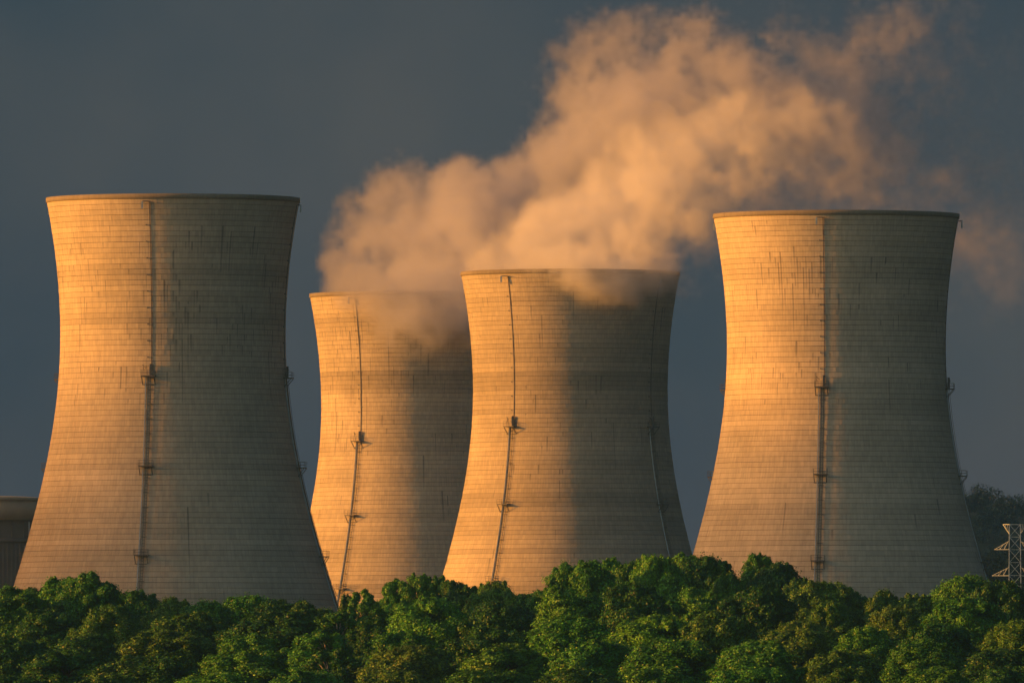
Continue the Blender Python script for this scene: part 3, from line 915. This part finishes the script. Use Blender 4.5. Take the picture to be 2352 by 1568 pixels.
def steam(name, label, lo, hi, vox, puffs, dens, seed, aniso, white):
    lo, hi = np.array(lo, float), np.array(hi, float)
    res = np.maximum(((hi - lo) / vox).astype(int), 8)
    res += res % 2
    ax = [np.linspace(lo[i], hi[i], res[i], dtype=np.float32) for i in range(3)]
    X, Y, Z = np.meshgrid(*ax, indexing='ij')
    r = np.random.default_rng(seed)
    shape = tuple(int(n) for n in res)
    warp = [fbm(shape, 4.2, r, 0.008) for _ in range(3)]
    fine = fbm(shape, 3.1, r, 0.012)
    billow = np.abs(fbm(shape, 3.5, r, 0.02))
    D = np.zeros(shape, np.float32)
    for (x, y, z, rad, wgt, rough) in puffs:
        i0 = [max(0, int((c - rad * 1.9 - l) / vox) - 1) for c, l in zip((x, y, z), lo)]
        i1 = [min(n, int((c + rad * 1.9 - l) / vox) + 2) for c, l, n in zip((x, y, z), lo, res)]
        if any(a >= b for a, b in zip(i0, i1)):
            continue
        s = tuple(slice(a, b) for a, b in zip(i0, i1))
        k = 0.24 * min(rad, 13.0)
        q = np.sqrt((X[s] + k * warp[0][s] - x) ** 2 + (Y[s] + k * warp[1][s] - y) ** 2 + (Z[s] + k * warp[2][s] - z) ** 2) / rad
        e = 1.0 - q + 0.20 + rough * (0.14 * fine[s] - 0.20 * (billow[s] - 0.7))
        e = np.clip(e / 0.85, 0, 1)
        e = e * e * (3 - 2 * e)
        D[s] = 1 - (1 - D[s]) * (1 - np.minimum(0.98, e * wgt))
    mod = np.clip(0.95 + 0.10 * fine, 0.3, 1.6)
    D = np.clip(D * mod, 0, 1.3)
    wisp = fbm(shape, 2.7, r, 0.03)
    D = D * np.clip(1 + 0.5 * wisp * (1 - np.minimum(D, 1)) ** 1.5, 0.0, 2.4)
    # nothing outside the grid's faces
    D[0] = D[-1] = 0; D[:, 0] = D[:, -1] = 0; D[:, :, 0] = D[:, :, -1] = 0
    me = bpy.data.meshes.new(name)
    n = D.size
    me.vertices.add(n)
    me.vertices.foreach_set('co', np.stack([X, Y, Z], -1).astype(np.float32).ravel())
    a = me.attributes.new('steam_density', 'FLOAT', 'POINT')
    a.data.foreach_set('value', D.ravel())
    o = obj(name, me)
    m = bpy.data.materials.new('steam')
    m.use_nodes = True
    nt = m.node_tree
    nt.nodes.remove(nt.nodes['Principled BSDF'])
    pv = nt.nodes.new('ShaderNodeVolumePrincipled')
    pv.inputs['Color'].default_value = white
    pv.inputs['Density'].default_value = dens
    pv.inputs['Density Attribute'].default_value = 'density'
    pv.inputs['Anisotropy'].default_value = aniso
    nt.links.new(pv.outputs[0], nt.nodes['Material Output'].inputs['Volume'])
    me.materials.append(m)
    g = bpy.data.node_groups.new(name, 'GeometryNodeTree')
    g.interface.new_socket('Geometry', in_out='INPUT', socket_type='NodeSocketGeometry')
    g.interface.new_socket('Geometry', in_out='OUTPUT', socket_type='NodeSocketGeometry')
    N, L = g.nodes, g.links
    gi, go = N.new('NodeGroupInput'), N.new('NodeGroupOutput')
    pos = N.new('GeometryNodeInputPosition')
    sub = N.new('ShaderNodeVectorMath'); sub.operation = 'SUBTRACT'; sub.inputs[1].default_value = lo
    L.new(pos.outputs[0], sub.inputs[0])
    mul = N.new('ShaderNodeVectorMath'); mul.operation = 'MULTIPLY'; mul.inputs[1].default_value = (res - 1) / (hi - lo)
    L.new(sub.outputs[0], mul.inputs[0])
    rnd = N.new('ShaderNodeVectorMath'); rnd.operation = 'ADD'; rnd.inputs[1].default_value = (0.5, 0.5, 0.5)
    L.new(mul.outputs[0], rnd.inputs[0])
    fl = N.new('ShaderNodeVectorMath'); fl.operation = 'FLOOR'
    L.new(rnd.outputs[0], fl.inputs[0])
    sx = N.new('ShaderNodeSeparateXYZ'); L.new(fl.outputs[0], sx.inputs[0])
    def ma(op, p, q, c=None):
        k = N.new('ShaderNodeMath'); k.operation = op
        for s_, v in zip(k.inputs, (p, q, c)):
            if v is None:
                continue
            if isinstance(v, (int, float)):
                s_.default_value = v
            else:
                L.new(v, s_)
        return k.outputs[0]
    i1 = N.new('FunctionNodeFloatToInt'); i2 = N.new('FunctionNodeFloatToInt'); i3 = N.new('FunctionNodeFloatToInt')
    for k, nd in enumerate((i1, i2, i3)):
        L.new(sx.outputs[k], nd.inputs[0])
    def im(op, p, q):
        k = N.new('FunctionNodeIntegerMath'); k.operation = op
        L.new(p, k.inputs[0])
        if isinstance(q, int):
            k.inputs[1].default_value = q
        else:
            L.new(q, k.inputs[1])
        return k.outputs[0]
    idx = im('ADD', im('MULTIPLY', im('ADD', im('MULTIPLY', i1.outputs[0], int(res[1])), i2.outputs[0]), int(res[2])), i3.outputs[0])
    na = N.new('GeometryNodeInputNamedAttribute'); na.data_type = 'FLOAT'; na.inputs[0].default_value = 'steam_density'
    sa = N.new('GeometryNodeSampleIndex'); sa.data_type = 'FLOAT'; sa.domain = 'POINT'; sa.clamp = True
    L.new(gi.outputs[0], sa.inputs['Geometry'])
    L.new(na.outputs[0], sa.inputs['Value'])
    L.new(idx, sa.inputs['Index'])
    vc = N.new('GeometryNodeVolumeCube')
    vc.inputs['Background'].default_value = 0.0
    vc.inputs['Min'].default_value = lo
    vc.inputs['Max'].default_value = hi
    for k, ax_ in enumerate('XYZ'):
        vc.inputs['Resolution ' + ax_].default_value = int(res[k])
    L.new(sa.outputs[0], vc.inputs['Density'])
    sm = N.new('GeometryNodeSetMaterial'); sm.inputs['Material'].default_value = m
    L.new(vc.outputs[0], sm.inputs[0])
    L.new(sm.outputs[0], go.inputs[0])
    md = o.modifiers.new('steam_volume', 'NODES')
    md.node_group = g
    o['kind'] = 'stuff'
    o['label'] = label
    o['category'] = 'steam'
    return o

def puffs_from(path, d, per, depth_drift, r, spread=0.35, small=1.0):
    """path of (px, py, radius px, weight, roughness): each becomes a few overlapping puffs."""
    out = []
    for k, (px, py, rp, w, ro) in enumerate(path):
        dd = d + depth_drift * (px - path[0][0]) / 1000.0
        c = at(px, py, dd)
        R = rp * dd / F
        out.append((c.x, c.y, c.z, R, w, ro))
        for j in range(per):
            v = r.normal(0, 1, 3); v /= np.linalg.norm(v)
            out.append((c.x + v[0] * R * 0.7, c.y + v[1] * R * 0.7, c.z + v[2] * R * 0.7, R * r.uniform(0.3, 0.5) * small, w * r.uniform(0.7, 1.05), ro))
    return out

rs = np.random.default_rng(21)
dD = LD.y; dC = LC.y
pathD = [(790, 655, 62, 1.00, 1), (880, 650, 90, 1.00, 1), (970, 650, 100, 1.00, 1), (1080, 660, 110, 1.00, 1), (800, 590, 62, 1.00, 1), (845, 525, 70, 1.00, 1.1), (930, 540, 110, 1.00, .9), (1020, 520, 120, 1.00, .9), (1100, 500, 125, 1.00, .9), (900, 450, 60, 0.66, 1.3), (960, 430, 65, 0.77, 1.2), (1040, 430, 70, 0.89, 1.1),
         (1150, 440, 105, 1.00, 1), (1230, 400, 100, 0.92, 1), (1320, 370, 120, 1.00, 1), (1420, 310, 130, 0.92, 1), (1520, 250, 130, 0.72, 1.1), (1600, 170, 110, 0.41, 1.4), (1600, 80, 62, 0.36, 1.6), (1690, 110, 80, 0.30, 1.6), (1700, 220, 130, 0.41, 1.4),
         (1270, 230, 60, .14, 1.9), (1320, 160, 60, .15, 2), (1380, 120, 66, .16, 2), (1450, 100, 66, .16, 2), (1290, 290, 70, .22, 1.7), (1400, 210, 85, .2, 1.8), (1500, 130, 85, .2, 1.8),
         (1840, 340, 270, .060, 1.4), (2030, 280, 290, .050, 1.4), (2120, 420, 240, .045, 1.5), (2240, 150, 250, .034, 1.6), (2320, 330, 220, .022, 1.6), (2290, 560, 190, .018, 1.7), (1760, 500, 120, .035, 1.6),
         (1800, 260, 150, 0.217, 1.6), (1880, 250, 190, 0.123, 1.8), (2000, 320, 160, 0.116, 1.8), (2090, 350, 150, 0.087, 1.9), (2100, 190, 120, 0.058, 2), (2250, 110, 120, 0.043, 2), (2290, 240, 130, 0.036, 2), (1880, 110, 90, 0.051, 2), (1990, 110, 100, 0.043, 2), (2050, 440, 100, 0.102, 1.9), (2140, 450, 90, 0.072, 2), (1960, 470, 70, 0.087, 1.9), (2320, 60, 90, 0.043, 2)]
pD = puffs_from(pathD, dD, 5, -60.0, rs)
# the part that rolls over the near lip and hangs down outside it
for (px, py, rp, w) in ((800, 655, 40, .6), (840, 662, 70, 1), (890, 668, 84, 1), (950, 674, 90, 1), (1010, 684, 90, 1), (1060, 694, 84, 1), (1110, 700, 80, .8), (1150, 700, 60, .6), (1000, 728, 26, .4), (1060, 735, 26, .35), (880, 708, 34, .5), (940, 718, 30, .5)):
    c = at(px, py, dD - radius(108) * math.sqrt(max(0.05, 1 - ((px - 951) / 245.0) ** 2)) - 6.5)
    pD.append((c.x, c.y, c.z, rp * 1.02 * dD / F, w, 0.6))
steam('steam_plume', 'broad steam plume drifting right from the back tower, pink and thinning into the sky', (-62, dD - 70, 88), (136, dD + 40, 192), 1.0, pD, 0.18, 5, 0.6, (0.83, 0.85, 0.94, 1))  # back plume's colour darkened and blued in place of dimmer, cooler light

pathC = [(1130, 635, 55, .5, 1), (1200, 640, 85, .8, 1), (1290, 640, 100, .9, 1), (1380, 640, 100, .9, 1), (1470, 635, 80, .7, 1), (1240, 580, 80, .8, .8), (1320, 545, 105, .9, .8), (1420, 520, 110, .9, .8), (1500, 585, 70, .5, 1.1), (1410, 455, 95, .8, .8), (1500, 405, 110, .8, .8), (1550, 490, 90, .5, 1),
         (1600, 340, 105, .7, .9), (1630, 430, 90, .4, 1.1), (1690, 300, 95, .45, 1.1), (1720, 390, 80, .2, 1.4), (1790, 320, 100, .18, 1.6), (1880, 380, 100, .09, 1.8), (1970, 410, 100, .06, 1.9), (2080, 440, 90, .045, 1.9), (1690, 490, 60, .06, 1.8), (1610, 560, 55, .09, 1.8), (2240, 560, 110, .012, 2), (2310, 600, 110, .010, 2), (2150, 520, 100, .014, 2)]
pC = puffs_from(pathC, dC, 5, -50.0, rs)
for (px, py, rp, w) in ((1240, 614, 36, .5), (1290, 622, 50, .8), (1340, 636, 54, .9), (1385, 650, 50, .7), (1425, 668, 40, .5), (1455, 686, 26, .4), (1440, 632, 50, .5), (1495, 625, 46, .3), (1535, 640, 30, .2)):
    c = at(px, py, dC - radius(108) * math.sqrt(max(0.05, 1 - ((px - 1310) / 252.0) ** 2)) - 3.0)
    pC.append((c.x, c.y, c.z, rp * 1.1 * dC / F, w, 0.8))
steam('steam_plume', 'brightest peach steam plume blowing up and right from the middle tower', (-26, dC - 75, 92), (126, dC + 34, 178), 1.0, pC, 0.17, 6, 0.3, (0.94, 0.945, 0.98, 1))

# ------------------------------------------------------------------ haze
def haze():
    x0, x1, y0, y1, z0, z1 = -2600, 2600, -60, 7800, -10.5, 215.0
    v = [(x, y, z) for z in (z0, z1) for x, y in ((x0, y0), (x1, y0), (x1, y1), (x0, y1))]
    f = [(0, 3, 2, 1), (4, 5, 6, 7), (0, 1, 5, 4), (1, 2, 6, 5), (2, 3, 7, 6), (3, 0, 4, 7)]
    m = bpy.data.materials.new('haze')
    m.use_nodes = True
    nt = m.node_tree
    nt.nodes.remove(nt.nodes['Principled BSDF'])
    pv = nt.nodes.new('ShaderNodeVolumePrincipled')
    pv.inputs['Color'].default_value = (0.15, 0.42, 0.97, 1)
    pv.inputs['Density'].default_value = 3.8e-5
    pv.inputs['Anisotropy'].default_value = 0.5
    nt.links.new(pv.outputs[0], nt.nodes['Material Output'].inputs['Volume'])
    o = obj('haze', mesh('haze', v, f), m)
    o['kind'] = 'stuff'
haze()

def shading_mist():
    """Added mist, out of view left of the towers; it dims the sun on their lower parts."""
    r = np.random.default_rng(12)
    nx, ny = 120, 80
    X, Y = np.meshgrid(np.linspace(-760, -128, nx), np.linspace(2870, 3190, ny))
    ed = np.clip(np.minimum(np.minimum(X + 760, -128 - X) / 22.0, np.minimum(Y - 2870, 3190 - Y) / 40.0), 0, 1)
    crest = 92.0 + 26.0 / (1 + np.exp(-(Y - 3050) / 9.0)) + 3.0 * np.sin(X / 47.0 + 1.0) * np.sin(Y / 23.0)  # added mist; crest shaped for the dimming wanted on each outer tower
    up = crest * ed ** 0.4 + 0.6
    top = np.stack([X, Y, up], -1).reshape(-1, 3)
    bot = np.stack([X, Y, np.full_like(X, 0.3)], -1).reshape(-1, 3)
    idx = np.arange(nx * ny).reshape(ny, nx)
    q = np.stack([idx[:-1, :-1], idx[:-1, 1:], idx[1:, 1:], idx[1:, :-1]], -1).reshape(-1, 4)
    n = nx * ny
    ring = np.concatenate([idx[0, :], idx[1:, -1], idx[-1, -2::-1], idx[-2:0:-1, 0]])
    nxt = np.roll(ring, -1)
    side = np.stack([ring + n, nxt + n, nxt, ring], -1)
    me = mesh_np('shading_mist', np.concatenate([top, bot]), np.concatenate([q, q[:, ::-1] + n, side]))
    m = bpy.data.materials.new('mist')
    m.use_nodes = True
    nt = m.node_tree
    nt.nodes.remove(nt.nodes['Principled BSDF'])
    pv = nt.nodes.new('ShaderNodeVolumePrincipled')
    pv.inputs['Color'].default_value = (0.9, 0.79, 0.64, 1)
    pv.inputs['Density'].default_value = 0.0067
    pv.inputs['Anisotropy'].default_value = 0.4
    nt.links.new(pv.outputs[0], nt.nodes['Material Output'].inputs['Volume'])
    o = obj('shading_mist', me, m)
    o['kind'] = 'stuff'
    o['label'] = 'added unseen bank of mist left of the towers, dimming their lower sunlight'
    o['category'] = 'mist'
shading_mist()
